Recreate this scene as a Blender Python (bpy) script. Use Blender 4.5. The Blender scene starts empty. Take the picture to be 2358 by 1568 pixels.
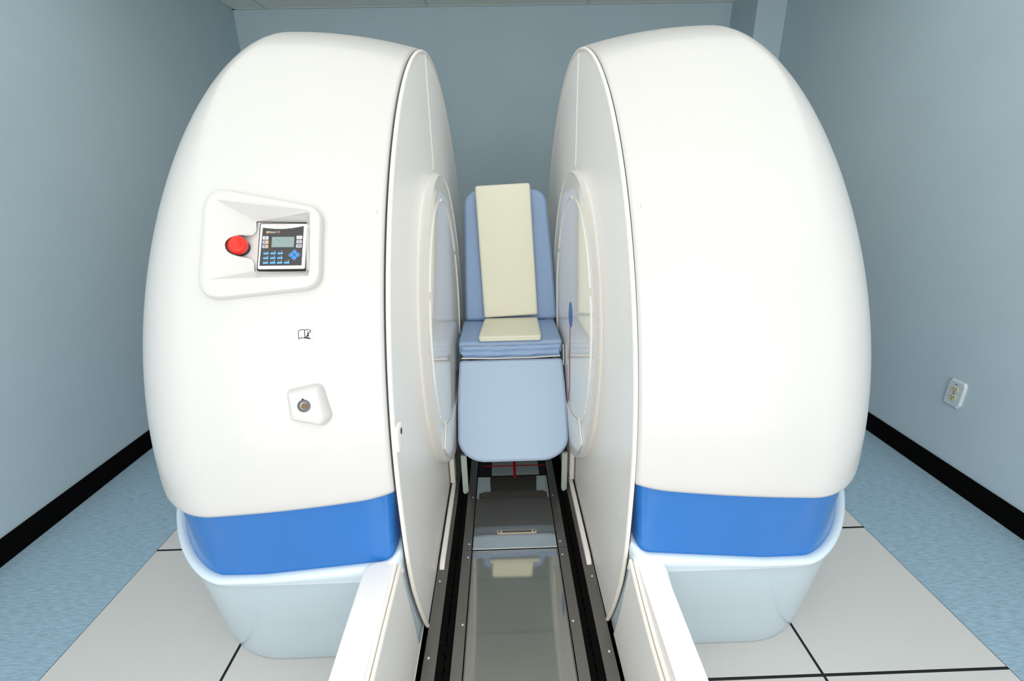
import bpy, bmesh, math, random
from mathutils import Vector, Matrix
random.seed(4)
C = bpy.context.scene.collection
PI = math.pi

# ------------------------------------------------------------------ materials
def srgb(r, g, b):
    f = lambda c: (c/255/12.92) if c/255 <= .04045 else ((c/255+.055)/1.055)**2.4
    return (f(r), f(g), f(b), 1)

def mat(name, col, rough=.5, metal=0., spec=.5, noise=0., scale=40., bump=0., coat=0., stretch=(1, 1, 1), bscale=None, emit=0.):
    m = bpy.data.materials.new(name); m.use_nodes = True
    nt = m.node_tree; b = nt.nodes['Principled BSDF']
    b.inputs['Base Color'].default_value = col
    b.inputs['Roughness'].default_value = rough
    b.inputs['Metallic'].default_value = metal
    b.inputs['Specular IOR Level'].default_value = spec
    b.inputs['Coat Weight'].default_value = coat
    b.inputs['Coat Roughness'].default_value = .08
    if emit:
        b.inputs['Emission Color'].default_value = col; b.inputs['Emission Strength'].default_value = emit
    if noise or bump:
        tc = nt.nodes.new('ShaderNodeTexCoord'); mp = nt.nodes.new('ShaderNodeMapping')
        mp.inputs['Scale'].default_value = stretch
        nt.links.new(tc.outputs['Object'], mp.inputs['Vector'])
        n = nt.nodes.new('ShaderNodeTexNoise'); n.inputs['Scale'].default_value = scale; n.inputs['Detail'].default_value = 5
        nt.links.new(mp.outputs['Vector'], n.inputs['Vector'])
        if noise:
            r = nt.nodes.new('ShaderNodeMapRange')
            r.inputs['From Min'].default_value = .3; r.inputs['From Max'].default_value = .7
            r.inputs['To Min'].default_value = 1-noise; r.inputs['To Max'].default_value = 1+noise
            nt.links.new(n.outputs['Fac'], r.inputs['Value'])
            v = nt.nodes.new('ShaderNodeVectorMath'); v.operation = 'SCALE'
            v.inputs[0].default_value = col[:3]
            nt.links.new(r.outputs['Result'], v.inputs['Scale'])
            nt.links.new(v.outputs['Vector'], b.inputs['Base Color'])
        if bump:
            n2 = nt.nodes.new('ShaderNodeTexNoise'); n2.inputs['Scale'].default_value = bscale or scale; n2.inputs['Detail'].default_value = 3
            nt.links.new(mp.outputs['Vector'], n2.inputs['Vector'])
            bp = nt.nodes.new('ShaderNodeBump'); bp.inputs['Strength'].default_value = bump; bp.inputs['Distance'].default_value = .002
            nt.links.new(n2.outputs['Fac'], bp.inputs['Height']); nt.links.new(bp.outputs['Normal'], b.inputs['Normal'])
    return m

M = dict(
    wall=mat('wall_paint', srgb(184, 202, 211), .7, noise=.02, scale=3, bump=.08, bscale=220, spec=.25),
    ceiling=mat('ceiling_tile', srgb(236, 238, 228), .9, noise=.07, scale=260, bump=.3, spec=.1),
    tbar=mat('ceiling_grid', srgb(205, 212, 206), .6),
    rubber=mat('black_rubber', srgb(7, 6, 6), .85, spec=.06),
    vinyl=mat('blue_vinyl', srgb(150, 176, 193), .55, noise=.2, scale=30, stretch=(.9, 6, 1), bump=.03, bscale=60, spec=.3),
    tile=mat('grey_floor_tile', srgb(206, 204, 201), .45, noise=.035, scale=330, bump=.12, spec=.35),
    grout=mat('black_tile_edge', srgb(20, 18, 22), .6),
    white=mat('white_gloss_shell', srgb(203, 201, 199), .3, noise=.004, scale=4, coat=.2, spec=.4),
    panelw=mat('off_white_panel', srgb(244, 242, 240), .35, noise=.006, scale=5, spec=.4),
    bead=mat('cream_bead', srgb(238, 232, 224), .4),
    ring=mat('white_pole_ring', srgb(236, 235, 231), .25, coat=.3),
    acrylic=mat('glossy_acrylic', srgb(243, 242, 238), .05, spec=.40),
    blue=mat('blue_gloss_band', srgb(34, 108, 184), .28, coat=.25, noise=.01, scale=3),
    pale=mat('pale_blue_base', srgb(184, 199, 208), .3, coat=.25, noise=.006, scale=3),
    lip=mat('pale_lip', srgb(214, 228, 238), .25, coat=.4),
    armw=mat('white_cap', srgb(248, 243, 238), .4),
    armg=mat('grey_side_panel', srgb(242, 240, 237), .45, noise=.01, scale=200),
    steel=mat('brushed_steel', srgb(128, 125, 121), .34, metal=.85, noise=.04, scale=60, stretch=(1, 6, 1)),
    chrome=mat('bright_steel', srgb(225, 222, 215), .2, metal=1.),
    plate=mat('smoked_plate', srgb(186, 185, 180), .045, metal=.9, noise=.04, scale=5, spec=.6),
    bristle=mat('black_bristle', srgb(10, 9, 9), .9, spec=.1, noise=.5, scale=60, stretch=(3, 14, 1), bump=.6),
    pit=mat('dark_pit', srgb(8, 8, 8), .9, spec=.05),
    vblue=mat('blue_vinyl_upholstery', srgb(152, 178, 214), .5, noise=.02, scale=240, bump=.12, spec=.35),
    vlit=mat('blue_upholstery_lit', srgb(180, 202, 226), .5, noise=.02, scale=240, bump=.12, spec=.35),  # lighter copy of the seat vinyl: light on the tilted leg rest painted in
    vbright=mat('blue_upholstery_brightened', srgb(222, 234, 250), .5, noise=.02, scale=240),  # paler copy again: light missing on the underside put into its colour
    cream=mat('cream_upholstery', srgb(236, 234, 214), .55, noise=.015, scale=240, bump=.1, spec=.3),
    piping=mat('pale_piping', srgb(176, 184, 210), .5),
    pipew=mat('white_piping', srgb(215, 214, 208), .5),
    post=mat('mint_post', srgb(176, 190, 178), .55, noise=.05, scale=60),
    frame=mat('dark_frame', srgb(22, 21, 21), .5),
    creamm=mat('cream_bar', srgb(190, 180, 160), .5),
    red=mat('red_plastic', srgb(235, 34, 18), .3, emit=.12),  # faint glow added to brighten the plastic
    redtape=mat('dark_red_tape', srgb(190, 8, 8), .6),
    redline=mat('red_line', srgb(150, 40, 40), .6),
    black=mat('black_plastic', srgb(24, 24, 26), .4),
    keyplate=mat('black_keypad', srgb(52, 52, 54), .45, noise=.04, scale=300),
    lcd=mat('lcd_grey_green', srgb(128, 146, 146), .3, noise=.06, scale=160),
    keyw=mat('key_pale', srgb(214, 212, 210), .5),
    keyg=mat('key_grey', srgb(178, 176, 184), .5),
    keyb=mat('key_blue', srgb(40, 140, 240), .4, emit=.15),  # key colour lifted by a faint added glow
    keyb2=mat('key_blue_bar', srgb(90, 165, 245), .4, emit=.15),  # bars brightened the same way by emission
    keyd=mat('key_dark', srgb(66, 66, 74), .5),
    orange=mat('orange_mark', srgb(240, 140, 30), .5, emit=.2),  # print brightened by a little added emission
    mark=mat('black_print', srgb(12, 10, 12), .6),
    wprint=mat('white_print', srgb(225, 225, 225), .6),
    gprint=mat('grey_print', srgb(160, 140, 150), .6),
    sticker=mat('white_sticker', srgb(238, 239, 242), .5),
    bsticker=mat('blue_sticker', srgb(40, 100, 190), .4),
    conn=mat('grey_connector', srgb(98, 98, 108), .35, metal=.5),
    brass=mat('brown_contact', srgb(112, 92, 64), .5, metal=.3, noise=.2, scale=900),
    ivory=mat('ivory_socket', srgb(206, 196, 164), .45),
    outlet=mat('outlet_plate', srgb(196, 208, 212), .4),
    marker=mat('pale_grey', srgb(150, 164, 168), .5, noise=.06, scale=30),
)

# ------------------------------------------------------------------ helpers
class MB:
    """collects vertices and faces of ONE mesh"""
    def __init__(s): s.v = []; s.f = []; s.mi = []; s.k = 0
    def add(s, vs, fs):
        o = len(s.v); s.v += [tuple(p) for p in vs]
        for f in fs: s.f.append([i+o for i in f]); s.mi.append(s.k)
        return s
    def box(s, x0, x1, y0, y1, z0, z1):
        v = [(x, y, z) for z in (z0, z1) for y in (y0, y1) for x in (x0, x1)]
        return s.add(v, [(0, 2, 3, 1), (4, 5, 7, 6), (0, 1, 5, 4), (2, 6, 7, 3), (0, 4, 6, 2), (1, 3, 7, 5)])
    def loft(s, rings, close=True, cap0=False, cap1=False):
        n = len(rings[0]); o = len(s.v)
        vs = [p for r in rings for p in r]; fs = []
        for i in range(len(rings)-1):
            for j in range(n if close else n-1):
                a = i*n+j; b = i*n+(j+1) % n
                fs.append((a, b, b+n, a+n))
        if cap0: fs.append(tuple(range(n-1, -1, -1)))
        if cap1: fs.append(tuple((len(rings)-1)*n+j for j in range(n)))
        return s.add(vs, fs)
    def prism(s, poly, h0, h1, fr):
        return s.loft([[fr(u, w, h0) for u, w in poly], [fr(u, w, h1) for u, w in poly]], True, True, True)
    def tube(s, pts, r, n=8, closed=False, cap=True):
        P = [Vector(p) for p in pts]; N = len(P); rings = []
        up = None
        for i in range(N):
            a = P[(i-1) % N] if (closed or i > 0) else P[i]
            b = P[(i+1) % N] if (closed or i < N-1) else P[i]
            t = (b-a).normalized()
            if up is None:
                up = Vector((0, 0, 1)) if abs(t.z) < .9 else Vector((1, 0, 0))
            u = (up-t*up.dot(t)).normalized(); w = t.cross(u); up = u
            rings.append([P[i]+u*(r*math.cos(2*PI*k/n))+w*(r*math.sin(2*PI*k/n)) for k in range(n)])
        if closed: rings.append(rings[0])
        return s.loft(rings, True, cap and not closed, cap and not closed)
    def lathe(s, prof, fr, n=64, cap0=False, cap1=False):
        """prof: (r, h) pairs; fr(u, w, h)"""
        return s.loft([[fr(r*math.cos(2*PI*k/n), r*math.sin(2*PI*k/n), h) for k in range(n)] for r, h in prof], True, cap0, cap1)
    def build(s, name, m, parent=None, smooth=True, bevel=0, angle=35, seg=3):
        me = bpy.data.meshes.new(name); me.from_pydata([tuple(p) for p in s.v], [], s.f)
        for k in (m if isinstance(m, (list, tuple)) else [m]): me.materials.append(k)
        for p, i in zip(me.polygons, s.mi): p.material_index = i
        bm = bmesh.new(); bm.from_mesh(me)
        bmesh.ops.remove_doubles(bm, verts=bm.verts, dist=1e-6)
        bmesh.ops.recalc_face_normals(bm, faces=bm.faces)
        if bevel:
            es = [e for e in bm.edges if len(e.link_faces) == 2 and e.calc_face_angle(0) > math.radians(30)]
            bmesh.ops.bevel(bm, geom=es, offset=bevel, segments=seg, profile=.5, affect='EDGES')
        bm.to_mesh(me); bm.free()
        if smooth:
            me.shade_smooth(); me.set_sharp_from_angle(angle=math.radians(angle))
        o = bpy.data.objects.new(name, me); C.objects.link(o)
        if parent: o.parent = parent; o.matrix_parent_inverse = parent_inv(parent)
        return o

def parent_inv(p):
    m = Matrix.Identity(4); q = p; ch = []
    while q: ch.append(q); q = q.parent
    for q in reversed(ch): m = m @ q.matrix_parent_inverse @ q.matrix_basis
    return m.inverted()

def thing(name, label, cat, loc=(0, 0, 0), group=None):
    o = bpy.data.objects.new(name, None); C.objects.link(o); o.location = loc
    o.empty_display_size = .1
    return tag(o, label, cat, group)
def tag(o, label, cat, group=None):
    o['label'] = label; o['category'] = cat
    if group: o['group'] = group
    return o
def struct(o, label=None, cat=None):
    o['kind'] = 'structure'
    if label: o['label'] = label
    if cat: o['category'] = cat
    return o

def frame(o, u, w, n):
    o, u, w, n = Vector(o), Vector(u), Vector(w), Vector(n)
    return lambda a, b, h=0.: o+u*a+w*b+n*h

def round_poly(pts, r, n=8):
    """round the corners of a polygon; r a number or one per corner"""
    out = []; N = len(pts)
    for i in range(N):
        p = Vector(pts[i]); a = Vector(pts[i-1]); b = Vector(pts[(i+1) % N])
        rr = r[i] if isinstance(r, (list, tuple)) else r
        d0 = (a-p); d1 = (b-p)
        ang = d0.angle(d1); t = min(rr/math.tan(ang/2), d0.length*.49, d1.length*.49)
        p0 = p+d0.normalized()*t; p1 = p+d1.normalized()*t
        for k in range(n+1):
            q = k/n
            out.append(tuple(p0*(1-q)**2+p*2*q*(1-q)+p1*q*q))
    return out
def offset_poly(P, d):
    """inset (d>0) a closed polygon"""
    N = len(P); area = sum(P[i][0]*P[(i+1) % N][1]-P[(i+1) % N][0]*P[i][1] for i in range(N)); sg = 1 if area > 0 else -1
    out = []
    for i in range(N):
        a = Vector(P[i-1]); b = Vector(P[i]); c = Vector(P[(i+1) % N])
        t0 = (b-a); t1 = (c-b)
        if t0.length < 1e-9: t0 = t1
        if t1.length < 1e-9: t1 = t0
        n0 = Vector((-t0.y, t0.x)).normalized(); n1 = Vector((-t1.y, t1.x)).normalized()
        n = n0+n1; n = n/max(.3, n.length**2/2) if n.length > 1e-6 else n0
        out.append(tuple(b+n*(d*sg)))
    return out
def inset_round(pts, rad, d, n=8):
    rr = rad if isinstance(rad, (list, tuple)) else [rad]*len(pts)
    return round_poly(offset_poly(pts, d), [max(.0015, r-d) for r in rr], n)
def pillow(mb, P, fr, h0, h1, bev, steps=5, puff=0., back=True):
    """padded slab: outline P, from height h0 to h1, rounded edge bev"""
    R = []
    rng = [PI/2*k/steps for k in range(steps+1)]
    if back:
        for a in rng: R.append((bev*(1-math.sin(a)), h0+bev*(1-math.cos(a))))
    else: R.append((0, h0))
    for a in rng: R.append((bev*(1-math.cos(a)), h1-bev*(1-math.sin(a))))
    if puff:
        for q in (.3, .6, 1.): R.append((-q, h1+puff*q))
    cu = sum(p[0] for p in P)/len(P); cw = sum(p[1] for p in P)/len(P)
    Pb = offset_poly(P, bev)
    mb.loft([[fr(u, w, h) for u, w in (offset_poly(P, d) if d >= 0 else [(cu+(a-cu)*(1+.5*d), cw+(c-cw)*(1+.5*d)) for a, c in Pb])] for d, h in R], True, True, True)
    return mb

def text_mesh(name, body, size, fr, m, parent, bold=0.):
    cu = bpy.data.curves.new(name, 'FONT'); cu.body = body; cu.size = size; cu.align_x = 'CENTER'; cu.align_y = 'CENTER'; cu.offset = bold
    ob = bpy.data.objects.new(name, cu); C.objects.link(ob)
    bpy.context.view_layer.update()
    me = bpy.data.meshes.new_from_object(ob)
    bpy.data.objects.remove(ob); bpy.data.curves.remove(cu)
    for v in me.vertices: v.co = fr(v.co.x, v.co.y, 0.)
    me.name = name; me.materials.clear(); me.materials.append(m)
    o = bpy.data.objects.new(name, me); C.objects.link(o); o.parent = parent; o.matrix_parent_inverse = parent_inv(parent)
    return o

# ------------------------------------------------------------------ camera
f = 1061.33
pitch, yaw, roll = .3505, .0167, -.0208
fw = Vector((math.sin(yaw)*math.cos(pitch), math.cos(yaw)*math.cos(pitch), -math.sin(pitch)))
rt = Vector((math.cos(yaw), -math.sin(yaw), 0)); up = rt.cross(fw)
r2 = rt*math.cos(roll)+up*math.sin(roll); u2 = -rt*math.sin(roll)+up*math.cos(roll)
cd = bpy.data.cameras.new('camera'); cam = bpy.data.objects.new('camera', cd); C.objects.link(cam)
mx = Matrix((r2, u2, -fw)).transposed().to_4x4(); mx.translation = Vector((-.0192, 0, 1.44))
cam.matrix_world = mx
cd.sensor_fit = 'HORIZONTAL'; cd.sensor_width = 36; cd.lens = f/2358*36; cd.clip_start = .05
bpy.context.scene.camera = cam

# ------------------------------------------------------------------ room
XL, XR, YB, YF, ZC = -2.058, 2.066, 4.286, -2.4, 2.665
TX, GX = 1.478, .913
b = MB()
ys = [YF, -1.4, -.815, -.23, .352, .935, 1.526, 2.117, 2.708, 3.3, YB]
xs = [-TX, -GX, -.318, .318, GX, TX]
g = .0045
XV = .318
# blue sheet vinyl down both sides
b.k = 0
b.add([(XL, YF, 0), (-TX-.002, YF, 0), (-TX-.002, YB, 0), (XL, YB, 0)], [(0, 1, 2, 3)])
b.add([(TX+.002, YF, 0), (XR, YF, 0), (XR, YB, 0), (TX+.002, YB, 0)], [(0, 1, 2, 3)])
b.add([(-TX, 3.3, 0), (TX, 3.3, 0), (TX, YB, 0), (-TX, YB, 0)], [(0, 1, 2, 3)])
b.k = 1
for i in range(5):
    for j in range(8):
        if i == 2 and ys[j+1] > -.3: continue
        x0 = xs[i]+(g if xs[i] not in (-TX, .318) else 0); x1 = xs[i+1]-(g if xs[i+1] not in (TX, -.318) else 0)
        y0 = ys[j]+g; y1 = ys[j+1]-g
        b.add([(x0, y0, 0), (x1, y0, 0), (x1, y1, 0), (x0, y1, 0)], [(0, 1, 2, 3)])
# black tile edging under the joints, and the pit below the track
b.k = 2
for a0, a1 in ((-TX-.002, -.318), (.318, TX+.002)):
    a0 -= .06*(a0 < -1); a1 += .06*(a1 > 1)
    b.add([(a0, YF, -.002), (a1, YF, -.002), (a1, 3.36, -.002), (a0, 3.36, -.002)], [(0, 1, 2, 3)])
b.k = 3
b.box(-.318, .318, -.3, 3.3, -.12, -.115)
for x in (-.318, .318): b.add([(x, -.3, -.12), (x, 3.3, -.12), (x, 3.3, 0), (x, -.3, 0)], [(0, 1, 2, 3)])
for y in (-.3, 3.3): b.add([(-.318, y, -.12), (.318, y, -.12), (.318, y, 0), (-.318, y, 0)], [(0, 1, 2, 3)])
me_floor = b.build('floor', [M['vinyl'], M['tile'], M['grout'], M['pit']], smooth=False)
struct(me_floor)

b = MB(); b.box(XL-.1, XL, YF, YB+.1, -.1, ZC+.1); struct(b.build('wall_left', M['wall'], smooth=False))
b = MB(); b.box(XR, XR+.1, YF, YB+.1, -.1, ZC+.1); struct(b.build('wall_right', M['wall'], smooth=False))
b = MB(); b.box(XL, XR, YB, YB+.1, -.1, ZC+.1); struct(b.build('wall_back', M['wall'], smooth=False))
b = MB(); b.box(1.848, XR-.0005, 3.87, YB-.0005, .001, ZC-.001); struct(b.build('wall_corner', M['wall'], smooth=False, bevel=.004), 'pale blue boxed corner column at the far right of the room', 'wall')
b = MB(); b.k = 0
b.add([(XL, YF, ZC), (XR, YF, ZC), (XR, YB, ZC), (XL, YB, ZC)], [(0, 1, 2, 3)])
b.k = 1
for x in (-1.803, -.554, .697, 1.945): b.box(x-.009, x+.009, YF, YB, ZC-.003, ZC+.01)
for i in range(11):
    y = YB-.53-.61*i
    b.box(XL, XR, y-.009, y+.009, ZC-.003, ZC+.01)
for x0, x1, y0, y1 in ((XL, XR, YB-.022, YB), (XL, XL+.022, YF, YB), (XR-.022, XR, YF, YB)): b.box(x0, x1, y0, y1, ZC-.004, ZC+.01)
struct(b.build('ceiling', [M['ceiling'], M['tbar']], smooth=False))

def base(name, x0, x1, y0, y1):
    b = MB(); b.box(x0, x1, y0, y1, 0.0005, .103); struct(b.build(name, M['rubber'], bevel=.003, smooth=False))
base('baseboard_left', XL+.0005, XL+.010, YF, YB-.001)
base('baseboard_right', XR-.010, XR-.0005, YF, 3.868)
base('baseboard_back', XL+.012, 1.846, YB-.010, YB-.0005)

# ------------------------------------------------------------------ shape of the magnet covers
A_, B_, CY, CZ, D0, X1, X2, NN, MM, DD, EX = 1.266, 1.313, 2.213, .649, .041, .766, 1.274, 1.886, 1.453, 1.333, 1.905
XI = .3135
def inset(x):
    if x < X1:
        u = max(0, (x-.31)/(X1-.31)); return D0*(1-u)**2
    q = min(.999999, (x-X1)/(X2-X1))
    return DD*(1-(1-q**NN)**(1/NN))
def y_front(x, z, off=0.):
    """front surface of the cover at (|x|, z)"""
    s = inset(x); a = max(.02, A_-s-off); bb = max(.02, B_-MM*s-off)
    q = min(1., abs((z-CZ)/bb))
    return CY-a*(1-q**EX)**(1/EX)
def normal_front(x, z, sx):
    e = .004
    dx = (y_front(x+e, z)-y_front(x-e, z))/(2*e); dz = (y_front(x, z+e)-y_front(x, z-e))/(2*e)
    return Vector((sx*dx, -1, dz)).normalized()
DX = -.002

def panel_y(z):
    """front edge of the inner face panel at height z"""
    if z >= .62:
        a = A_-D0-.013; bb = B_-MM*D0-.010
        q = min(1., (z-CZ)/bb) if z > CZ else 0.
        return CY-a*(1-q**EX)**(1/EX)
    T = [(0, 1.142), (.05, 1.118), (.1, 1.096), (.2, 1.058), (.3, 1.026), (.4, 1.008), (.5, 1.002), (.62, 1.001)]
    for (z0, y0), (z1, y1) in zip(T, T[1:]):
        if z <= z1: return y0+(y1-y0)*(z-z0)/(z1-z0)
    return 1.001
PTOP = CZ+B_-MM*D0-.010

def half_magnet(sx, label):
    sd = 'left' if sx < 0 else 'right'
    X = lambda x: sx*x+DX
    root = thing('scanner_magnet', label, 'scanner', (sx*.75, CY, 0), 'the two halves of the scanner')
    # ---- white shell (upper dome) : rings along x, each a half superellipse
    prof = []                                                  # (x, inset)
    for k in range(7):                                         # rounded lip next to the face panel
        a = PI/2*k/6; r = .011
        prof.append((XI+r*(1-math.cos(a)), inset(XI+r*(1-math.cos(a)))+r*(1-math.sin(a))))
    x0 = XI+.011
    for k in range(1, 51): x = x0+(X1-x0)*k/50; prof.append((x, inset(x)))
    for k in range(1, 46):
        th = PI/2*k/45
        x = X1+(X2-X1)*math.sin(th)**(2/NN); s = DD*(1-math.cos(th)**(2/NN))
        if s > .80: break
        prof.append((x, s))
    NT = 230
    rings = []
    for x, s in [(prof[0][0], prof[0][1]+.09)]+prof+[(prof[-1][0]+.004, prof[-1][1]+.05)]:
        a = A_-s; bb = B_-MM*s; row = []; dz = .016*max(0., (.78-x)/.45)+.010*max(0., (.40-x)/.08)**2
        dz = min(dz, .026)
        row.append((X(x), CY-(a-.06), CZ-.012+dz)); row.append((X(x), CY-(a-.014), CZ-.012+dz)); row.append((X(x), CY-(a-.004), CZ-.008+dz)); row.append((X(x), CY-(a-.0005), CZ+.002+dz))
        for k in range(2, NT-1):
            t = PI*k/NT; c, sn = math.cos(t), math.sin(t)
            row.append((X(x), CY-a*math.copysign(abs(c)**(2/EX), c), CZ+bb*abs(sn)**(2/EX)))
        row.append((X(x), CY+(a-.0005), CZ+.002+dz)); row.append((X(x), CY+(a-.004), CZ-.008+dz)); row.append((X(x), CY+(a-.014), CZ-.012+dz)); row.append((X(x), CY+(a-.06), CZ-.012+dz))
        rings.append(row)
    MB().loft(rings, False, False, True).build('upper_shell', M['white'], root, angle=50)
    # ---- outlines used by the blue band and the pale base (front half, then mirrored to the back)
    def shell_outline(z, off, r=.02):
        out = []
        xs_ = [XI+.002+r*(1-math.cos(PI/2*k/6)) for k in range(7)]+[XI+.002+r+(X1-XI-r)*k/12 for k in range(1, 13)]
        for th in range(1, 40):
            x = X1+(X2-X1-off)*math.sin(PI/2*th/40)**(2/NN); xs_.append(x)
        for x in xs_:
            y = y_front(x, z, off)
            if x < XI+.002+r: q = (XI+.002+r-x)/r; y += r*(1-math.sqrt(max(0, 1-q*q)))
            if y > CY-.05: break
            out.append((x, y))
        return out
    def closed(front):
        return [(x, y) for x, y in front]+[(x, 2*CY-y) for x, y in reversed(front)]
    # resample to equal count
    def resample(P, n):
        L = [0]
        for i in range(1, len(P)): L.append(L[-1]+math.dist(P[i], P[i-1]))
        out = []; j = 0
        for k in range(n):
            d = L[-1]*k/(n-1)
            while j < len(P)-2 and L[j+1] < d: j += 1
            t = (d-L[j])/max(1e-9, L[j+1]-L[j])
            out.append((P[j][0]+(P[j+1][0]-P[j][0])*t, P[j][1]+(P[j+1][1]-P[j][1])*t))
        return out
    # ---- pale base
    def ruled(yf, xa, xb, n, dd, r=.034, xs0=.318):
        out = []
        xs_ = [xs0+r*(1-math.cos(PI/2*k/8)) for k in range(9)]
        for x in xs_:
            q = (xs0+r-x)/r; out.append((x, yf+r*(1-math.sqrt(max(0, 1-q*q)))))
        for k in range(1, 13): out.append((xs0+r+(xa-xs0-r)*k/12, yf))
        for k in range(1, 41):
            th = PI/2*k/40*.93
            out.append((xa+(xb-xa)*math.sin(th)**(2/n), yf+dd*(1-math.cos(th)**(2/n))))
        return resample(out, 90)
    flo = ruled(1.043, .752, 1.325, 1.95, 1.30)
    lip = ruled(.967, .803, 1.336, 1.50, .92)
    def mix(t, off=0.):
        P = [(a[0]+(c[0]-a[0])*t, a[1]+(c[1]-a[1])*t) for a, c in zip(flo, lip)]
        P = closed(P)
        return offset_poly(P, off) if off else P
    zlip = lambda xx: .452-.034*min(1., max(0., (abs(xx-DX)-.33)/.36))-.437+.026*max(0., (.372-abs(xx-DX))/.055)**2
    R = [(0, .004, 0.001), (0.03, 0, .014)]+[(z/.43, 0, z) for z in (.06, .12, .18, .24, .30, .35, .385)]
    b = MB()
    b.loft([[(X(x), y, z) for x, y in mix(t, off)] for t, off, z in R], True)
    b.k = 1
    R2 = [(.385/.43, 0, .385), (.95, -.002, .405), (1., -.004, .419), (1., -.003, .429), (1., .002, .4355), (1., .009, .438), (1., .016, .437), (1., .024, .433), (1., .06, .43)]
    b.loft([[(X(x), y, z+zlip(x+DX)*(max(0, z-.385)/.05 if z < .435 else 1.)) for x, y in mix(t, off)] for t, off, z in R2], True)
    b.build('lower_base', [M['pale'], M['lip']], root, angle=70)
    # ---- blue band between the lip of the base and the white cover
    lo = mix(1., .017); hi = closed(resample(shell_outline(.63, .018), 90))
    rings = []
    for k in range(13):
        q = k/12; z = .425+(.668-.425)*q; e = q**.8
        bow = .006*math.sin(PI*q)
        rings.append([(X(a[0]+(c[0]-a[0])*e), a[1]+(c[1]-a[1])*e, z+zlip(a[0]+DX)*(1-q)) for a, c in zip(offset_poly(lo, bow), offset_poly(hi, bow))])
    MB().loft(rings, True).build('accent_band', M['blue'], root, angle=60)
    # ---- inner face panel with its bead
    zs = [PTOP*(1-(1-k/70)**1.6) for k in range(71)]
    zs = [z for z in zs if z < PTOP-.0005]
    front = [(panel_y(max(z, .0)), z) for z in zs]
    back = [(2*CY-y, z) for y, z in front]
    loop = front+[(CY, PTOP)]+back[::-1]
    b = MB(); vs = []; fs = []
    for (y, z), (y2, z2) in zip(front, back): vs += [(sx*.305, y, z+.002), (sx*.305, y2, z2+.002)]
    for i in range(len(front)-1): fs.append((2*i, 2*i+1, 2*i+3, 2*i+2))
    vs.append((sx*.305, CY, PTOP+.002)); fs.append((2*len(front)-2, 2*len(front)-1, len(vs)-1))
    b.add(vs, fs)
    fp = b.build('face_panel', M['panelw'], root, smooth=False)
    edge = [(sx*.306, y, z+.002) for y, z in loop]
    MB().tube(edge, .0065, 8).build('panel_bead', M['bead'], fp)
    # black tube gives the gap behind the bead its shade
    MB().tube([(sx*.3120, y-.002 if y < CY else y+.002, z+.004) for y, z in loop], .0024, 6).build('panel_gap_shade', M['black'], fp)
    MB().box(sx*.3045-.002, sx*.3045+.002, 2.108, 2.115, 1.455, PTOP-.01).build('seam_strip', M['bead'], fp, smooth=False)
    # small countersunk marks along the edge of the panel
    for (y, z) in ((1.10, 1.36), (1.075, .50), (1.125, .30), (1.20, .12)):
        fr = frame((sx*.3045, y, z), (0, 1, 0), (0, 0, 1), (-sx, 0, 0))
        MB().lathe([(.0001, .0012), (.004, .001), (.0045, 0)], fr, 10).build('screw', M['bead'], fp)
    # ---- pole : raised ring, glossy window, hoop
    WS = -.007 if sx < 0 else 0.                               # the left pole stands a little further into the gap
    def circ(cy, cz, r, h, n=160): return [(sx*h, cy+r*math.cos(2*PI*k/n), cz+r*math.sin(2*PI*k/n)) for k in range(n)]
    W0, W1 = (2.085, .793), (1.985, .821)                       # centre at the foot and at the crest of the ring
    rr = [(0, .660, .306), (.04, .656, .302), (.15, .648, .297), (.32, .640, .290), (.55, .631, .281), (.75, .624, .2735), (.88, .619, .2695), (.97, .6155, .2675), (1., .611, .2670), (1., .606, .2680), (1., .603, .2710)]
    MB().loft([circ(W0[0]+(W1[0]-W0[0])*q, W0[1]+(W1[1]-W0[1])*q, r, h+WS*q) for q, r, h in rr], True).build('pole_ring', M['ring'], root, angle=60)
    PY, PZ = W1
    win = MB().loft([circ(PY, PZ, r, .2700+WS) for r in (.604, .3, .001)], True).build('pole_window', M['acrylic'], root, angle=60)
    HY, HZ, HR = 1.928, .847, .492
    fr = frame((0, HY, HZ), (0, 1, 0), (0, 0, 1), (sx, 0, 0))
    b = MB()
    for k0, k1 in ((-86, -30), (-27, 24), (27, 87), (93, 153), (156, 207), (210, 266)):
        b.tube([fr(HR*math.cos(math.radians(a)), HR*math.sin(math.radians(a)), .2692+WS) for a in [k0+(k1-k0)*q/24 for q in range(25)]], .0036, 6)
    b.build('window_hoop', M['ring'], win)
    fr0 = frame((sx*(.2672+WS), HY, HZ+HR), (0, 1, 0), (0, 0, 1), (-sx, 0, 0))
    MB().lathe([(.0001, .004), (.008, .003), (.009, 0)], fr0, 16).build('hoop_clip', M['ring'], win)
    # lower cover over the window, concave top
    top = [(1.600, .525), (1.617, .50), (1.645, .488), (1.70, .467), (1.78, .438), (1.87, .418), (PY, .408)]
    top = top+[(2*PY-y, z) for y, z in reversed(top[:-1])]
    bot = []
    for k in range(25):
        a = math.radians(-38-104*k/24); bot.append((PY+.597*math.cos(a), PZ+.597*math.sin(a)))
    poly = [p for p in top if (p[0]-PY)**2+(p[1]-PZ)**2 < .595**2]+bot
    cf = lambda u, w, h: Vector((sx*h, u, w))
    MB().prism(poly, .2695+WS, .2638+WS, cf).build('window_cover', M['ring'], win, bevel=.0022, angle=40)
    # rib and guard strip at the foot of the panel
    b = MB(); b.box(min(sx*.276, sx*.300), max(sx*.276, sx*.300), 1.865, 1.93, .028, .185); b.build('foot_rib', M['bead'], root, bevel=.006)
    gf = lambda u, w, h: Vector((sx*h, u, w))
    gp = [(1.372, .002), (1.372, .010), (1.382, .018), (1.42, .024), (1.90, .024), (1.90, .002)]
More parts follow.
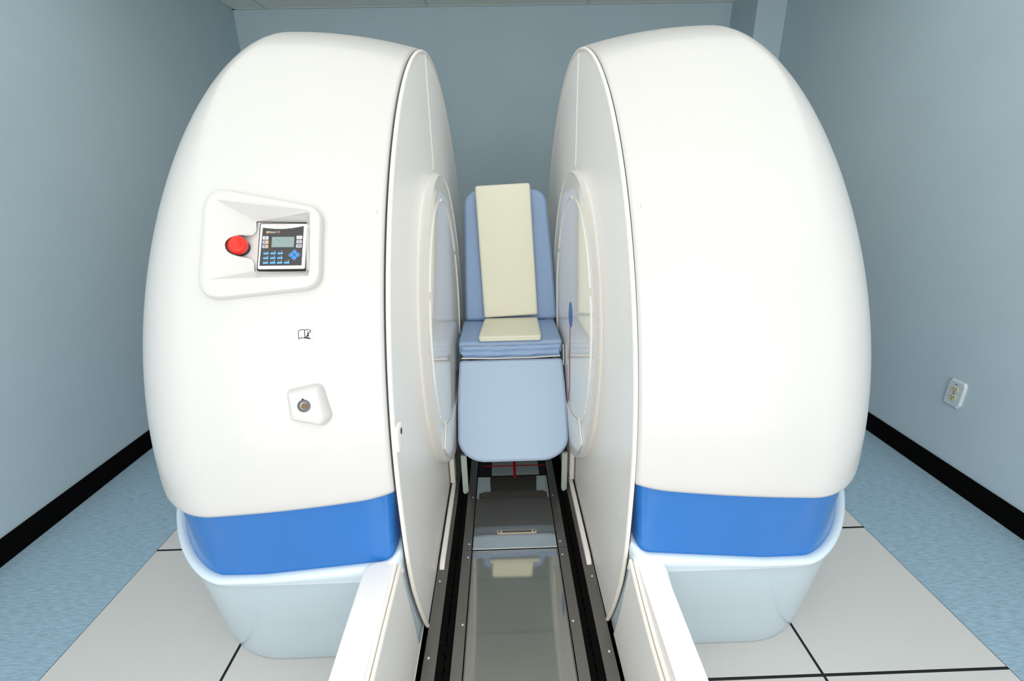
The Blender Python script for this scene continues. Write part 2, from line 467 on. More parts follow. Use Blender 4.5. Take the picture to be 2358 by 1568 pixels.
    MB().prism(gp, .2755, .2945, gf).build('guard_strip', M['armw'], root, bevel=.003)
    return root, fp, win

left, lpanel, lwin = half_magnet(-1, 'big white scanner half on the left, with control panel and red button')
right, rpanel, rwin = half_magnet(1, 'big plain white scanner half on the right, without any controls')

# latch plate on the left inner face
fr = frame((-.305, 1.028, .812), (0, 1, 0), (0, 0, 1), (1, 0, 0))
P = round_poly([(-.028, .030), (-.030, -.030), (-.006, -.038), (.030, .002), (.030, .030)], .012)
lp = pillow(MB(), P, fr, 0, .014, .004, 3).build('latch_plate', M['armw'], lpanel)
fr1 = frame((-.2908, 1.038, .822), (0, 1, 0), (0, 0, 1), (1, 0, 0))
MB().lathe([(.0085, -.002), (.0085, .0004), (.0001, .0005)], fr1, 16).build('latch_hole', M['mark'], lp)

# round blue sticker with a thin red line below it on the right window
fr = frame((.2699, 1.913, .853), (0, 1, 0), (0, 0, 1), (-1, 0, 0))
st = MB().lathe([(.0555, 0), (.055, .0012), (.0001, .0014)], fr, 48).build('round_sticker', M['bsticker'], rwin)
MB().tube([(.2690, 1.913, .797), (.2690, 1.905, .66), (.2690, 1.885, .52), (.2665, 1.895, .455), (.2630, 1.915, .425)], .0016, 6).build('red_line', M['redline'], rwin)

# ------------------------------------------------------------------ control console on the left half
def tangent_frame(x, z, sx=-1):
    """frame on the cover front at world x, height z: u = to the right, w = up the surface"""
    ax = abs(x-DX); n = normal_front(ax, z, sx)
    n = Vector((n.x*.5, n.y, n.z)).normalized()
    u = Vector((1, 0, 0)); u = (u-n*u.dot(n)).normalized(); w = u.cross(n)*-1
    w = n.cross(u)
    if w.z < 0: w = -w
    return (Vector((x, y_front(ax, z), z)), u, w, n)
OX, OZ = -.598, 1.29
o, u, w, n = tangent_frame(OX, OZ)
cz_ = w.z
fr = frame(o, u, w, n)
pl = lambda x, z: (x-OX, (z-OZ)/cz_)
outer = round_poly([pl(-.742, 1.418), pl(-.733, 1.166), pl(-.453, 1.192), pl(-.456, 1.367)], [.055, .06, .045, .05], 12)
def px2(px, py):     # measured position on the sloping cover
    return pl(-.610+.001*(px-594)+.00007*(py-515), 1.334-(py-515+.035*(px-594))*.000953)
s4 = 1946/360
cpx = lambda x, y: px2(440+x/s4, 420+y/s4)
HB, HF = .013, -.030
VS = lambda p, h: (p[0]+.57*h, p[1]-.42*h)      # where a point measured on the cover lies at depth h
b = MB()
rg = [(0, -.045), (0, .002), (.0015, .006), (.004, .0095), (.009, HB-.001), (.016, HB)]
b.loft([[fr(p[0], p[1], h) for p in offset_poly(outer, d)] for d, h in rg], True)
crest = offset_poly(outer, .016)
# inner opening, floor polygons
inn = [cpx(290, 215), cpx(205, 1262), cpx(1512, 1190), cpx(1528, 352)]         # TL, BL, BR, TR of the opening
inn_r = round_poly(inn, [.02, .02, .02, .02], 12)
# flat land between crest and the opening (two rings with the same number of points)
b.loft([[fr(p[0], p[1], HB) for p in crest], [fr(p[0], p[1], HB-.002) for p in inn_r]], True)
fTL, fBL, fBR, fTR = [VS(q, HF) for q in (cpx(826, 480), cpx(806, 1115), cpx(1466, 1104), cpx(1486, 472))]
def seg(i0, i1): return [inn_r[i % len(inn_r)] for i in range(i0, i1+1)]
n1 = 13
H0 = HB-.002
notch = [(825, 560), (822, 600), (800, 638), (760, 660), (690, 664), (600, 662), (530, 676), (470, 702), (428, 742), (414, 785), (424, 835), (455, 875), (505, 905), (570, 925), (650, 942), (735, 956), (775, 978), (795, 1015), (795, 1070)]
notch = [cpx(*p) for p in notch]
def facet_h(p):      # height on the left facet
    xl = inn[0][0]; xr = cpx(812, 485)[0]; t = min(1, max(0, (p[0]-xl-.005)/(xr-xl-.005)))
    return H0+(HF+.002-H0)*t
# left facet
iTL, iBL, iBR, iTR = 6, 13+6, 26+6, 39+6
lf = [(p, H0) for p in seg(iTL, iBL)]+[(fBL, HF)]+[(VS(p, facet_h(p)), facet_h(p)) for p in reversed(notch)]+[(fTL, HF)]
def tri_fill(b, pts):
    """fill a (non convex) polygon with triangles"""
    vs = [fr(p[0], p[1], h) for p, h in pts]
    from mathutils.geometry import tessellate_polygon
    tris = tessellate_polygon([[Vector((p[0], p[1], 0)) for p, h in pts]])
    b.add(vs, [tuple(t) for t in tris])
tri_fill(b, lf)
tri_fill(b, [(p, H0) for p in seg(iBL, iBR)]+[(fBR, HF), (fBL, HF)])
tri_fill(b, [(p, H0) for p in seg(iBR, iTR)]+[(fTR, HF), (fBR, HF)])
tri_fill(b, [(p, H0) for p in seg(iTR, iTL+52)]+[(fTL, HF), (fTR, HF)])
# wall of the notch and the floor
HN = HF-.004
nup = [VS(p, facet_h(p)) for p in notch]; ndn = [(a[0]*.25+c[0]*.75, a[1]*.25+c[1]*.75) for a, c in zip(nup, [VS(p, HN) for p in notch])]
b.loft([[fr(a[0], a[1], facet_h(p)) for a, p in zip(nup, notch)], [fr(a[0], a[1], HN) for a in ndn]], False)
tri_fill(b, [(p, HN) for p in [fTL]+ndn+[fBL, fBR, fTR]])
bm = bmesh.new(); shell = [c for c in left.children if c.name.startswith('upper_shell')][0]; bm.from_mesh(shell.data)
hole = offset_poly(outer, .004)
def inside(P, x, y):
    r = False
    for i in range(len(P)):
        (xa, ya), (xb, yb) = P[i-1], P[i]
        if (ya > y) != (yb > y) and x < xa+(xb-xa)*(y-ya)/(yb-ya): r = not r
    return r
def in_hole(v):
    d = v.co-o; return abs(d.dot(n)) < .06 and inside(hole, d.dot(u), d.dot(w))
bmesh.ops.delete(bm, geom=[f_ for f_ in bm.faces if abs(f_.calc_center_median().y-o.y) < .4 and all(in_hole(v) for v in f_.verts)], context='FACES')
bm.to_mesh(shell.data); bm.free()
con = b.build('control_console', M['white'], left, angle=24)

# e-stop
ec = VS(px2(552, 569), HN+.012)
fe = lambda a, c, h: fr(ec[0]+a, ec[1]+c, h)
MB().lathe([(.0205, HN-.002), (.0205, HN+.012), (.017, HN+.013)], fe, 32, False, True).build('button_collar', M['black'], con)
MB().lathe([(.017, HN+.012), (.0215, HN+.0125), (.0222, HN+.015), (.0218, HN+.026), (.020, HN+.0285), (.0165, HN+.0295), (.0155, HN+.029), (.0001, HN+.029)], fe, 48).build('emergency_button', M['red'], con, angle=30)

# keypad
K = [VS(px2(*q), HF+.004) for q in ((600, 515), (715, 511), (709, 617), (599, 621))]
k0 = Vector((K[3][0]*.5+K[0][0]*.5, 0, 0)).x; k1 = (K[1][0]+K[2][0])/2; kb = (K[2][1]+K[3][1])/2; kt = (K[0][1]+K[1][1])/2
KW, KH = k1-k0, kt-kb
def kp(a, c, h=0.): return fr(k0+KW*a, kt-KH*c, HF+h)
kf = lambda a, c, h: fr(a, c, h)
R_ = lambda a0, c0, a1, c1: [(k0+KW*a0, kt-KH*c0), (k0+KW*a0, kt-KH*c1), (k0+KW*a1, kt-KH*c1), (k0+KW*a1, kt-KH*c0)]
MB().prism(round_poly(R_(-.03, -.025, 1.035, 1.03), .005), HN, HF+.002, kf).build('keypad_gasket', M['mark'], con)
pillow(MB(), round_poly(R_(0, 0, 1, 1), .004), kf, HN, HF+.006, .0015, 3).build('keypad_frame', M['armw'], con)
arc = [(.055+.885*q, .088+.045*math.sin(PI*q)-.030*q) for q in [k/14 for k in range(15)]]
pp = [(k0+KW*a, kt-KH*c) for a, c in [(.04, .935), (.935, .935)]+arc[::-1]]
MB().prism(pp, HF+.004, HF+.0064, kf).build('keypad_plate', M['keyplate'], con, smooth=False)
MB().prism(R_(.27, .30, .75, .53), HF+.006, HF+.0070, kf).build('display_screen', M['lcd'], con, smooth=False)
HK = HF+.0076
rows = [(.285, .36), (.38, .455), (.475, .55)]
def ktext(s, a, c, size, m, nm='key_print', h=.0012, bold=0):
    text_mesh(nm, s, size, lambda x, y, z: fr(k0+KW*a+x, kt-KH*c+y, HF+.0066+h), m, con, bold)
for i, (c0, c1) in enumerate(rows):
    MB().prism(round_poly(R_(.075, c0, .195, c1), .0012, 3), HF+.006, HK, kf).build('function_key', M['keyw'] if i == 0 else M['keyg'], con)
    if i: MB().prism(R_(.188, c0, .206, c1), HF+.006, HK+.0003, kf).build('key_mark', M['orange'], con, smooth=False)
    MB().prism(round_poly(R_(.80, c0-.005, .92, c1-.005), .0012, 3), HF+.006, HK, kf).build('function_key', M['keyw'] if i == 0 else M['keyg'], con)
# symbols on the side keys: i in a ring, F1, F2, ESC, up arrow, enter
ic = (k0+KW*.135, kt-KH*.3225)
MB().tube([fr(ic[0]+.0027*math.cos(2*PI*q/18), ic[1]+.0027*math.sin(2*PI*q/18), HK) for q in range(18)], .00045, 5, True).build('key_print', M['mark'], con)
ktext('i', .135, .3225, .0042, M['mark'])
ktext('F1', .13, .4175, .0062, M['mark'], bold=.00012); ktext('F2', .13, .5125, .0062, M['mark'], bold=.00012)
ktext('ESC', .86, .3175, .0044, M['mark']); ktext('%i', .86, .4125, .0046, M['mark'])
ar = [(.835, .508), (.85, .495), (.85, .503), (.885, .503), (.885, .49), (.893, .49), (.893, .513), (.85, .513), (.85, .521)]
MB().prism([(k0+KW*a, kt-KH*c) for a, c in ar], HK, HK+.0003, kf).build('key_print', M['mark'], con, smooth=False)
nums = [('1', 0, 0), ('2', 1, 0), ('3', 2, 0), ('4', 0, 1), ('5', 1, 1), ('6', 2, 1), ('7', 0, 2), ('8', 1, 2), ('9', 2, 2), ('0', 3, 2)]
for s, cx, ry in nums:
    a0 = .113+.151*cx; c0 = .605+.103*ry
    MB().prism(R_(a0, c0, a0+.113, c0+.052), HF+.006, HK, kf).build('number_key', M['keyd'], con, smooth=False)
    MB().prism(round_poly(R_(a0, c0+.048, a0+.113, c0+.082), .001, 3), HF+.006, HK+.0002, kf).build('key_bar', M['keyb2'], con, smooth=False)
    ktext(s, a0+.093, c0+.027, .0048, M['wprint'])
ac = (k0+KW*.772, kt-KH*.705)
for k in range(4):
    an = PI/2*k; ca, sa = math.cos(an), math.sin(an)
    q = [(.0, .0012), (.0062, .0075), (.0045, .0107), (.0, .0146), (-.0045, .0107), (-.0062, .0075)]
    P = [(ac[0]+x*ca-y*sa, ac[1]+x*sa+y*ca) for x, y in q]
    MB().prism(P, HF+.006, HK, kf).build('arrow_key', M['keyb'], con, smooth=False)
    fd = lambda a, c, h, x=ac[0]-.0102*sa, y=ac[1]+.0102*ca: fr(x+a, y+c, h)
    MB().lathe([(.0021, HK), (.002, HK+.0004), (.0001, HK+.0004)], fd, 12).build('arrow_mark', M['redtape'], con)
# maker's mark on the black plate and on the white top band
lc = (k0+KW*.165, kt-KH*.195)
MB().lathe([(.0032, HF+.0064), (.0030, HF+.0072), (.0001, HF+.0072)], lambda a, c, h: fr(lc[0]+a, lc[1]+c, h), 16).build('logo_dot', M['orange'], con)
MB().prism(R_(.125, .155, .445, .24), HF+.006, HF+.0067, kf).build('logo_ground', M['keyd'], con, smooth=False)
ktext('Vision', .265, .197, .0070, M['wprint'], 'logo_print'); ktext('120', .395, .197, .0066, M['orange'], 'logo_print')
ktext('UNITRONICS', .50, .045, .0044, M['gprint'], 'logo_print', h=.0002)
gc = (k0+KW*.36, kt-KH*.05)
MB().tube([fr(gc[0]+.002*math.cos(2*PI*q/14), gc[1]+.002*math.sin(2*PI*q/14), HF+.0062) for q in range(14)], .0004, 5, True).build('logo_mark', M['gprint'], con)

# ------------------------------------------------------------------ manual symbol label
o, u, w, n = tangent_frame(-.4945, 1.086)
fl = frame(o, u, w, n)
lab = MB().prism(round_poly([(-.0185, .019), (-.0185, -.019), (.0185, -.019), (.0185, .019)], .004), -.002, .0014, fl).build('manual_label', M['sticker'], left)
b = MB()
wv = lambda q: .0022*math.sin(PI*q)+.0018*(q)          # wavy page edge
pageT = [(-.0145+.0145*q, .0075+.0030*math.sin(PI*(.15+.75*q))-.0012) for q in [k/10 for k in range(11)]]
tt = [(-.0148, .0086), (-.0125, .0094), (-.0095, .0112), (-.006, .0120), (-.003, .0116), (0, .0102)]
bt = [(-.0140, -.0108), (-.0122, -.0100), (-.0090, -.0082), (-.006, -.0074), (-.003, -.0078), (0, -.0092)]
mir = lambda L: [(-x, y) for x, y in reversed(L)]
H = .0022
b.tube([fl(x, y, H) for x, y in tt+mir(tt)[1:]+mir(bt)+bt[::-1][1:]], .0009, 6, True)
b.tube([fl(0, .0102, H), fl(.0001, -.0092, H)], .0009, 6)
b.build('book_outline', M['mark'], lab)
b = MB()
b.lathe([(.0015, H-.0005), (.0015, H+.0002), (.0001, H+.0002)], lambda a, c, h: fl(.0072+a, .0060+c, h), 14)
b.prism([(.0050, .0032), (.0050, .0022), (.0060, .0020), (.0060, -.0035), (.0048, -.0040), (.0048, -.0052), (.0106, -.0052), (.0106, -.0040), (.0092, -.0035), (.0092, .0032)], H-.0005, H+.0002, fl)
b.build('information_symbol', M['mark'], lab, smooth=False)

# ------------------------------------------------------------------ socket pod below the label
o, u, w, n = tangent_frame(-.493, .927)
fk = frame(o, u, w, n)
P = [(-.046, .036), (.034, .050), (.053, -.034), (.034, -.054), (-.040, -.037)]; PR_ = [.012, .018, .022, .016, .012]
b = MB()
rg = [(0, -.02, 0), (0, .004, 0), (.001, .010, .3), (.004, .017, .7), (.008, .021, 1.), (.014, .0225, 1.)]
rings = []
for d, h, q in rg: rings.append([fk(p[0]-.008*q*(p[0] > .02)*(p[0]-.02)/.03, p[1], h) for p in inset_round(P, PR_, d)])
b.loft(rings, True, False, True)
pod = b.build('socket_housing', M['white'], left, angle=30)
fs_ = lambda a, c, h: fk(-.003+a, .001+c, h)
sk = MB().lathe([(.0145, .020), (.0150, .0235), (.0140, .0262), (.0115, .0266), (.0098, .0255), (.0095, .0215)], fs_, 40).build('socket_ring', M['conn'], pod, angle=30)
MB().lathe([(.0098, .0215), (.0001, .0214)], fs_, 32).build('socket_well', M['mark'], pod)
MB().lathe([(.0078, .0210), (.0078, .0232), (.0001, .0233)], lambda a, c, h: fs_(a+.0008, c-.0006, h), 28).build('socket_contact', M['brass'], pod, angle=30)
MB().prism([(-.0045, .0135), (-.0022, .0182), (-.0008, .0182), (.0008, .0135)], .022, .025, fs_).build('socket_key', M['mark'], pod, smooth=False)

# ------------------------------------------------------------------ low guard walls in the foreground
def guard(sx, T, xin, label):
    """T: (y, z) along the top, far to near"""
    root = thing('guard_wall', label, 'low wall', (sx*.36, .4, 0), 'low white walls in front of the scanner')
    def zt(y):
        if y >= T[0][0]: return T[0][1]
        for (ya, za), (yb, zb) in zip(T, T[1:]):
            if y >= yb: return zb+(za-zb)*(y-yb)/(ya-yb)
        return T[-1][1]
    Y0 = -.25
    ysd = [.97-.04*k for k in range(30)]+[Y0]
    zf = zt(1)
    prof = [(Y0, .001), (1.090, .001), (1.058, .09), (1.030, .20), (1.0, .34), (.985, zf-.022)]+[(y, zt(y)-.022) for y in ysd]
    MB().prism(prof, xin-.008, xin+.078, lambda a, c, h: Vector((sx*h, min(a, 1.09 if h < xin+.03 else 1.035), c))).build('side_panel', M['armg'], root, smooth=False)
    MB().tube([(sx*(xin-.009), .990, zf-.05), (sx*(xin-.009), .980, zf-.015)]+[(sx*(xin-.009), y, zt(y)-.013) for y in ysd], .0055, 8).build('edge_bead', M['bead'], root)
    P = round_poly([(Y0, xin+.082), (.972, xin+.082), (.988, xin-.003), (Y0, xin-.003)], [.010, .035, .011, .010], 8)
    def dense(P):
        out = []
        for i in range(len(P)):
            a, c = P[i], P[(i+1) % len(P)]; n = max(1, int(abs(a[0]-c[0])/.04))
            out += [(a[0]+(c[0]-a[0])*k/n, a[1]+(c[1]-a[1])*k/n) for k in range(n)]
        return out
    P = dense(P)
    ff = lambda a, c, h: Vector((sx*c, a, h+zt(a)))
    R = []
    for k in range(6): a = PI/2*k/5; R.append((.007*(1-math.sin(a)), -.024+.007*(1-math.cos(a))))
    for k in range(6): a = PI/2*k/5; R.append((.007*(1-math.cos(a)), -.007*(1-math.sin(a))))
    b = MB(); b.loft([[ff(u, w, h) for u, w in offset_poly(P, d)] for d, h in R], True)
    n = len(P); top = offset_poly(P, .007)
    from mathutils.geometry import tessellate_polygon
    b.add([ff(u, w, 0) for u, w in top], [tuple(t) for t in tessellate_polygon([[Vector((u, w, 0)) for u, w in top]])])
    b.build('top_cap', M['armw'], root, angle=40)
    return root
guard(-1, [(.99, .455), (.9, .451), (.79, .448), (.67, .441), (-.25, .43)], .330, 'low white capped wall running forward from the left scanner base')
guard(1, [(.99, .438), (.91, .412), (.79, .386), (.69, .378), (-.25, .37)], .322, 'low white capped wall running forward from the right scanner base')

# ------------------------------------------------------------------ floor track
Y0, Y1, YG = -.25, 3.25, 1.470
tr = thing('floor_track', 'long steel floor track with black brush slots between the scanner halves', 'track', (0, 1.6, 0))
sc_ring = [(.0048, 0), (.0046, .0014), (.0030, .0024), (.0001, .0028)]
def screw(x, y, par):
    MB().lathe(sc_ring, frame((x, y, .0015), (1, 0, 0), (0, 1, 0), (0, 0, 1)), 14).build('screw', M['chrome'], par)
for sx in (-1, 1):
    b = MB(); b.box(*sorted((sx*.2605, sx*.3020)), Y0, Y1, -.018, .0015)
    r = b.build('outer_rail', M['steel'], tr, smooth=False, bevel=.0008)
    for y in (.45, .74, 1.031, 1.322): screw(sx*.287, y, r)
    for ya, yb, ss in ((Y0, YG, (.56, .85, 1.141, 1.432)), (YG+.003, Y1, (1.502, 1.794, 2.1, 2.4))):
        b = MB(); b.box(*sorted((sx*.1765, sx*.2130)), ya, yb, -.018, .0015)
        r = b.build('inner_rail', M['steel'], tr, smooth=False, bevel=.0008)
        for y in ss: screw(sx*.188, y, r)
    # two combs of bristle that meet in the slot
    for xa, xb in ((.2130, .2360), (.2605, .2375)):
        b = MB(); n_ = 700; row = []
        for k in range(n_+1):
            y = Y0+(Y1-Y0)*k/n_; j = random.uniform(-.0035, .0015)
            row.append([Vector((sx*xa, y, -.004)), Vector((sx*(xa*.45+xb*.55), y+random.uniform(-.002, .002), -.0062)), Vector((sx*(xb+(j if xb > xa else -j)), y+random.uniform(-.002, .002), -.010))])
        b.loft(row, False)
        b.build('brush_strip', M['bristle'], tr, smooth=False)
MB().box(-.31, .31, Y0, Y1, -.10, -.03).build('track_bed', M['pit'], tr, smooth=False)

# smoked plates between the rails
fp_ = thing('cover_plate', 'nearest glossy dark floor plate between the rails, with no handle', 'floor plate', (0, .7, 0), 'glossy floor plates of the track')
MB().box(-.1725, .1725, Y0, YG-.004, -.012, .0005).build('plate_sheet', M['plate'], fp_, smooth=False, bevel=.001)
for sx in (-1, 1): MB().box(*sorted((sx*.1685, sx*.1728)), Y0, YG-.004, -.01, .0012).build('plate_edge', M['steel'], fp_, smooth=False)
rp_ = thing('cover_plate', 'glossy dark floor plate under the chair, with a flush pull handle', 'floor plate', (0, 1.7, 0), 'glossy floor plates of the track')
MB().box(-.1725, .1725, YG+.009, 1.945, -.012, .0005).build('plate_sheet', M['plate'], rp_, smooth=False, bevel=.001)
MB().box(-.1725, .1725, YG+.001, YG+.009, -.012, .0020).build('plate_edge', M['chrome'], rp_, smooth=False, bevel=.0008)
P = round_poly([(-.073, -.010), (.095, -.010), (.095, .010), (-.073, .010)], .010)
hf = frame((0, 1.562, .0005), (1, 0, 0), (0, 1, 0), (0, 0, 1))
hd = pillow(MB(), P, hf, 0, .004, .0015, 3).build('pull_handle', M['creamm'], rp_)
MB().prism(round_poly([(-.052, -.0062), (.074, -.0062), (.074, .0062), (-.052, .0062)], .002, 4), .0039, .0044, hf).build('handle_grip', M['steel'], hd)
for x in (-.063, .085):
    MB().lathe([(.0055, .0038), (.0052, .0052), (.0001, .0056)], lambda a, c, h, x=x: hf(x+a, c, h), 14).build('screw', M['steel'], hd)
# pale grey rectangle on a dark base, with red cross, under the chair
mk = thing('floor_marker', 'dark floor panel under the chair with pale rectangle and red cross lines', 'floor marker', (0, 2.1, 0))
MB().box(-.1725, .1725, 1.947, 3.2, -.012, .0004).build('marker_base', M['frame'], mk, smooth=False)
MB().box(-.103, .136, 1.955, 2.25, .0005, .0012).build('marker_rectangle', M['marker'], mk, smooth=False)
b = MB(); b.k = 0; b.box(.0065, .0205, 1.935, 2.24, .0013, .0019); b.box(-.148, .0065, 2.029, 2.037, .0013, .0019); b.box(.0205, .178, 2.029, 2.037, .0013, .0019)
b.build('red_cross', M['redtape'], mk, smooth=False)

# ------------------------------------------------------------------ patient chair
ch = thing('patient_chair', 'blue padded reclined patient chair between the two scanner halves', 'chair', (.01, 2.2, 0))
XC = .008
# leg rest
a0 = Vector((XC, 2.058, .592)); a1 = Vector((XC, 1.770, .216)); ld = (a0-a1); LL = ld.length; lw = ld.normalized(); ln = Vector((1, 0, 0)).cross(lw); 
if ln.y > 0: ln = -ln
lf_ = frame(a1, (1, 0, 0), lw, ln)
P = []
def ell(cx, cy, rx, ry, t0, t1, n=12): return [(cx+rx*math.cos(t0+(t1-t0)*k/n), cy+ry*math.sin(t0+(t1-t0)*k/n)) for k in range(n+1)]
P += ell(.125, .105, .125, .105, -PI/2, 0)
P += [(.252, .25), (.250, .35), (.246, .44)]+ell(.231, LL-.017, .015, .015, 0, PI/2, 4)
P += ell(-.231, LL-.017, .015, .015, PI/2, PI, 4)+[(-.246, .44), (-.250, .35), (-.252, .25)]
P += ell(-.125, .105, .125, .105, PI, PI*1.5)
lr = pillow(MB(), P, lf_, -.055, 0, .012, 5, .004).build('leg_rest', M['vlit'], ch, angle=60)
MB().tube([lf_(x, y, -.010) for x, y in offset_poly(P, -.0005)], .0028, 8, True).build('piping', M['piping'], lr)
b = MB(); b.prism([(2.035, .540), (1.818, .250), (2.13, .275), (2.13, .54)], -.243, .243, lambda a, c, h: Vector((XC+h, a, c)))
b.build('leg_rest_underside', M['vbright'], lr, bevel=.012)
# seat
def box_pillow(x0, x1, y0, y1, z0, z1, bev, r, puff=0.):
    P = round_poly([(x0, y0), (x1, y0), (x1, y1), (x0, y1)], r, 6)
    return pillow(MB(), P, lambda a, c, h: Vector((a, c, h)), z0, z1, bev, 5, puff)
seat = box_pillow(-.243, .258, 2.088, 2.44, .605, .672, .012, .016, .003).build('seat', M['vblue'], ch, angle=60)
P = round_poly([(-.243, 2.088), (.258, 2.088), (.258, 2.44), (-.243, 2.44)], .016, 6)
MB().tube([(x, y, .658) for x, y in offset_poly(P, .0005)], .0022, 6, True).build('piping', M['piping'], seat)
# pleated apron hanging between seat and leg rest
rows_ = []
for k in range(26):
    q = k/25; z = .655-.062*q
    y = 2.083-.004*q-.005*(math.sin(q*PI*2.2)**2)
    rows_.append([Vector((XC-.236+.472*i/30+.003*math.sin(q*9)*(1 if i in (0, 30) else 0), y-.0025*math.sin(i*.55+q*4)-.002*math.sin(i*1.3), z-.004*math.sin(PI*i/30)+.0016*math.sin(i*.8+2)*math.sin(q*PI))) for i in range(31)])
MB().loft(rows_, False).build('apron', M['vblue'], ch, angle=80)
MB().tube([(XC-.238, 2.0585, .602), (XC-.1, 2.057, .598), (XC+.1, 2.057, .598), (XC+.238, 2.0585, .603)], .0035, 8).build('apron_edge', M['pipew'], ch)
# backrest
b0 = Vector((0, 2.418, .680)); b1 = Vector((0, 2.662, 1.352)); bw = (b1-b0).normalized(); LB = (b1-b0).length
bn = Vector((1, 0, 0)).cross(bw)
if bn.y > 0: bn = -bn
bf = frame(b0, (1, 0, 0), bw, bn)
P = ell(.249, .018, .017, .017, -PI/2, 0, 4)+[(.258, .20), (.246, .42), (.232, .60)]+ell(.150, .635, .080, .078, 0.1, PI/2, 10)
P += ell(-.138, .635, .080, .078, PI/2, PI-.1, 10)+[(-.219, .60), (-.222, .42), (-.225, .2)]+ell(-.210, .018, .017, .017, PI, 1.5*PI, 4)
br = pillow(MB(), P, bf, -.065, 0, .014, 5, .004).build('backrest', M['vblue'], ch, angle=60)
MB().tube([bf(x, y, -.012) for x, y in P], .0022, 6, True).build('piping', M['vblue'], br)
# frame below the seat and posts through the brush slots
b = MB(); b.box(-.21, .225, 2.16, 2.46, .50, .603); b.build('seat_frame', M['frame'], ch, bevel=.006)
b = MB(); b.box(-.13, .15, 2.32, 2.44, .001, .50); b.build('support_column', M['frame'], ch, bevel=.006)
b = MB(); b.box(-.17, .185, 2.165, 2.215, .30, .335); b.box(-.17, -.14, 2.18, 2.21, .335, .50); b.box(.155, .185, 2.18, 2.21, .335, .50); b.build('cross_bar', M['creamm'], ch, bevel=.003)
for x0, x1 in ((-.238, -.212), (.234, .260)):
    b = MB(); b.prism([(x0, .205), (x0, .004), ((x0+x1)/2-.003, -.016), (x1, .006), (x1, .205)], 1.832, 1.846, lambda a, c, h: Vector((a, h, c)))
    b.build('post', M['post'], ch, smooth=False)
b = MB(); b.prism([(2.075, .655), (2.062, .625), (2.045, .560), (2.055, .558), (2.075, .62), (2.09, .65)], .2600, .2640, lambda a, c, h: Vector((h, a, c)))
b.build('hinge_bracket', M['pipew'], ch, bevel=.001)

# ------------------------------------------------------------------ loose cream pad on the chair
pd = thing('cream_pad', 'narrow cream folded pad lying down the middle of the blue chair', 'pad', (.01, 2.38, .7))
v0 = Vector((.018, 2.400, .705)); v1 = Vector((-.010, 2.642, 1.366)); vw = (v1-v0).normalized(); LV = (v1-v0).length
vu = Vector((1, 0, 0)); vu = (vu-vw*vu.dot(vw)).normalized(); vn = vu.cross(vw)
if vn.y > 0: vn = -vn
vf = frame(v0+vn*.008, vu, vw, vn)
P = round_poly([(-.141, 0), (.141, 0), (.1455, LV), (-.1455, LV)], [.011, .011, .014, .014], 5)
bp_ = pillow(MB(), P, vf, -.0015, .030, .009, 5, .002).build('back_section', M['cream'], pd, angle=60)
MB().tube([vf(x, y, .022) for x, y in P], .0018, 6, True).build('piping', M['cream'], bp_)
P = round_poly([(-.144, 2.078), (.155, 2.078), (.159, 2.385), (-.123, 2.385)], [.014, .014, .011, .011], 5)
sp_ = pillow(MB(), P, lambda a, c, h: Vector((a, c, h)), .6755, .702, .009, 5, .002).build('seat_section', M['cream'], pd, angle=60)
MB().tube([(x, y, .696) for x, y in P], .0018, 6, True).build('piping', M['cream'], sp_)

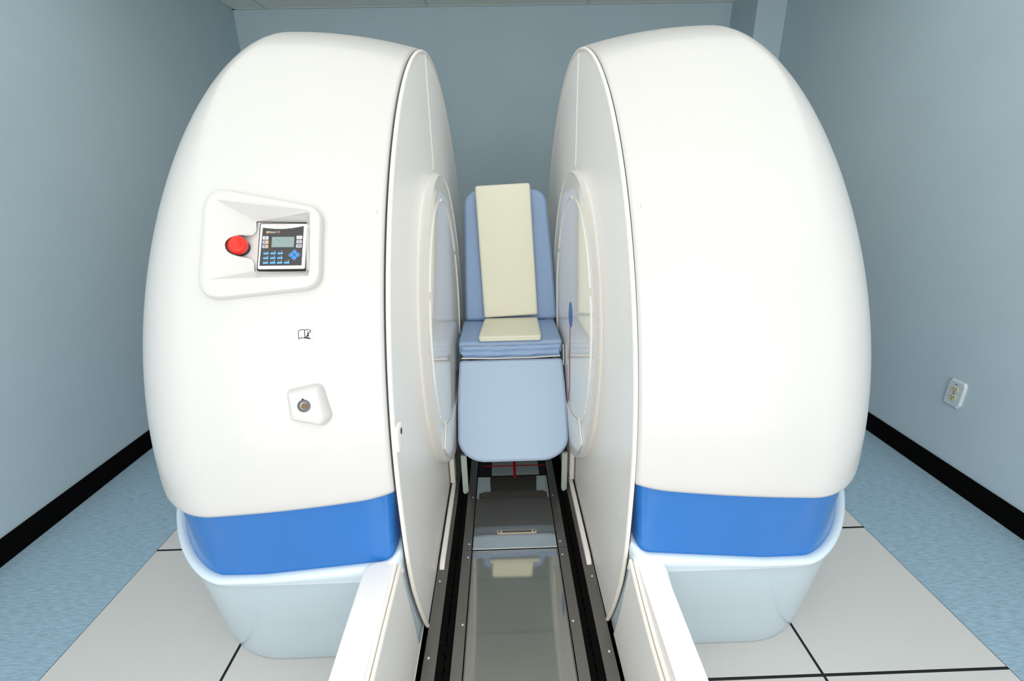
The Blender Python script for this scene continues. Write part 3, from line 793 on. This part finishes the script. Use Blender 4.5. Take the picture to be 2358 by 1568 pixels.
# ------------------------------------------------------------------ wall outlet
ot = thing('wall_outlet', 'pale duplex wall outlet with cut corners on the right wall above the black baseboard', 'outlet', (XR, 1.874, .436))
of = frame((XR-.0006, 1.874, .436), (0, -1, 0), (0, 0, 1), (-1, 0, 0))
P = [(-.043, .046), (-.043, -.046), (-.034, -.065), (.031, -.065), (.043, -.046), (.043, .046), (.034, .065), (-.031, .065)]
b = MB(); b.loft([[of(x, y, h) for x, y in offset_poly(P, d)] for d, h in ((0, 0), (0, .004), (.006, .010), (.0075, .0105))], True, True, True)
b.build('cover_plate', M['outlet'], ot, smooth=False)
for zc in (.0195, -.0195):
    P = [(.0165*math.cos(t), max(-.0135, min(.0135, .0175*math.sin(t)))) for t in [2*PI*k/32 for k in range(32)]]
    sk = MB(); sk.prism(P, .0104, .0135, lambda a, c, h, zc=zc: of(a, c+zc, h)); s_ = sk.build('socket', M['ivory'], ot, smooth=False)
    b = MB()
    for x in (-.006, .006): b.prism([(x-.0012, -.001), (x+.0012, -.001), (x+.0012, .008), (x-.0012, .008)], .0134, .0138, lambda a, c, h, zc=zc: of(a, c+zc, h))
    b.prism([(.0026*math.cos(2*PI*k/12), -.0075+.0026*math.sin(2*PI*k/12)) for k in range(12)], .0134, .0138, lambda a, c, h, zc=zc: of(a, c+zc, h))
    b.build('slot', M['mark'], s_, smooth=False)
MB().lathe([(.0028, .0104), (.0026, .0122), (.0001, .0125)], of, 12).build('screw', M['conn'], ot)
b = MB(); b.prism([(-.010, .0425), (.004, .0425), (.004, .045), (-.010, .045)], .0104, .0108, of); b.prism([(.007, .0425), (.011, .0425), (.011, .0445), (.007, .0445)], .0104, .0108, of)
b.build('printed_mark', M['mark'], ot, smooth=False)

# ------------------------------------------------------------------ light
def area(name, loc, target, sx_, sy_, power, col=(1, 1, 1)):
    l = bpy.data.lights.new(name, 'AREA'); l.shape = 'RECTANGLE'; l.size = sx_; l.size_y = sy_; l.energy = power; l.color = col
    o = bpy.data.objects.new(name, l); C.objects.link(o); o.location = loc
    o.rotation_euler = (Vector(target)-Vector(loc)).to_track_quat('-Z', 'Y').to_euler()
    return o
area('bounce_light', (0, -1.6, 1.35), (0, 2.0, 1.0), 3.8, 2.2, 32, (1, .98, .955))
area('ceiling_fill', (0, .2, 2.64), (0, .2, 0), 3.7, 4.8, 46, (1, .99, .975))  # unseen panel added under the ceiling for even ambient light
w = bpy.data.worlds.new('room_fill'); bpy.context.scene.world = w; w.use_nodes = True
bg = w.node_tree.nodes['Background']; bg.inputs['Color'].default_value = (1, .985, .965, 1); bg.inputs['Strength'].default_value = 2.0

sc = bpy.context.scene
sc.view_settings.view_transform = 'Standard'; sc.view_settings.look = 'None'
sc.view_settings.exposure = .08; sc.view_settings.gamma = 1
sc.cycles.max_bounces = 8; sc.cycles.use_denoising = True
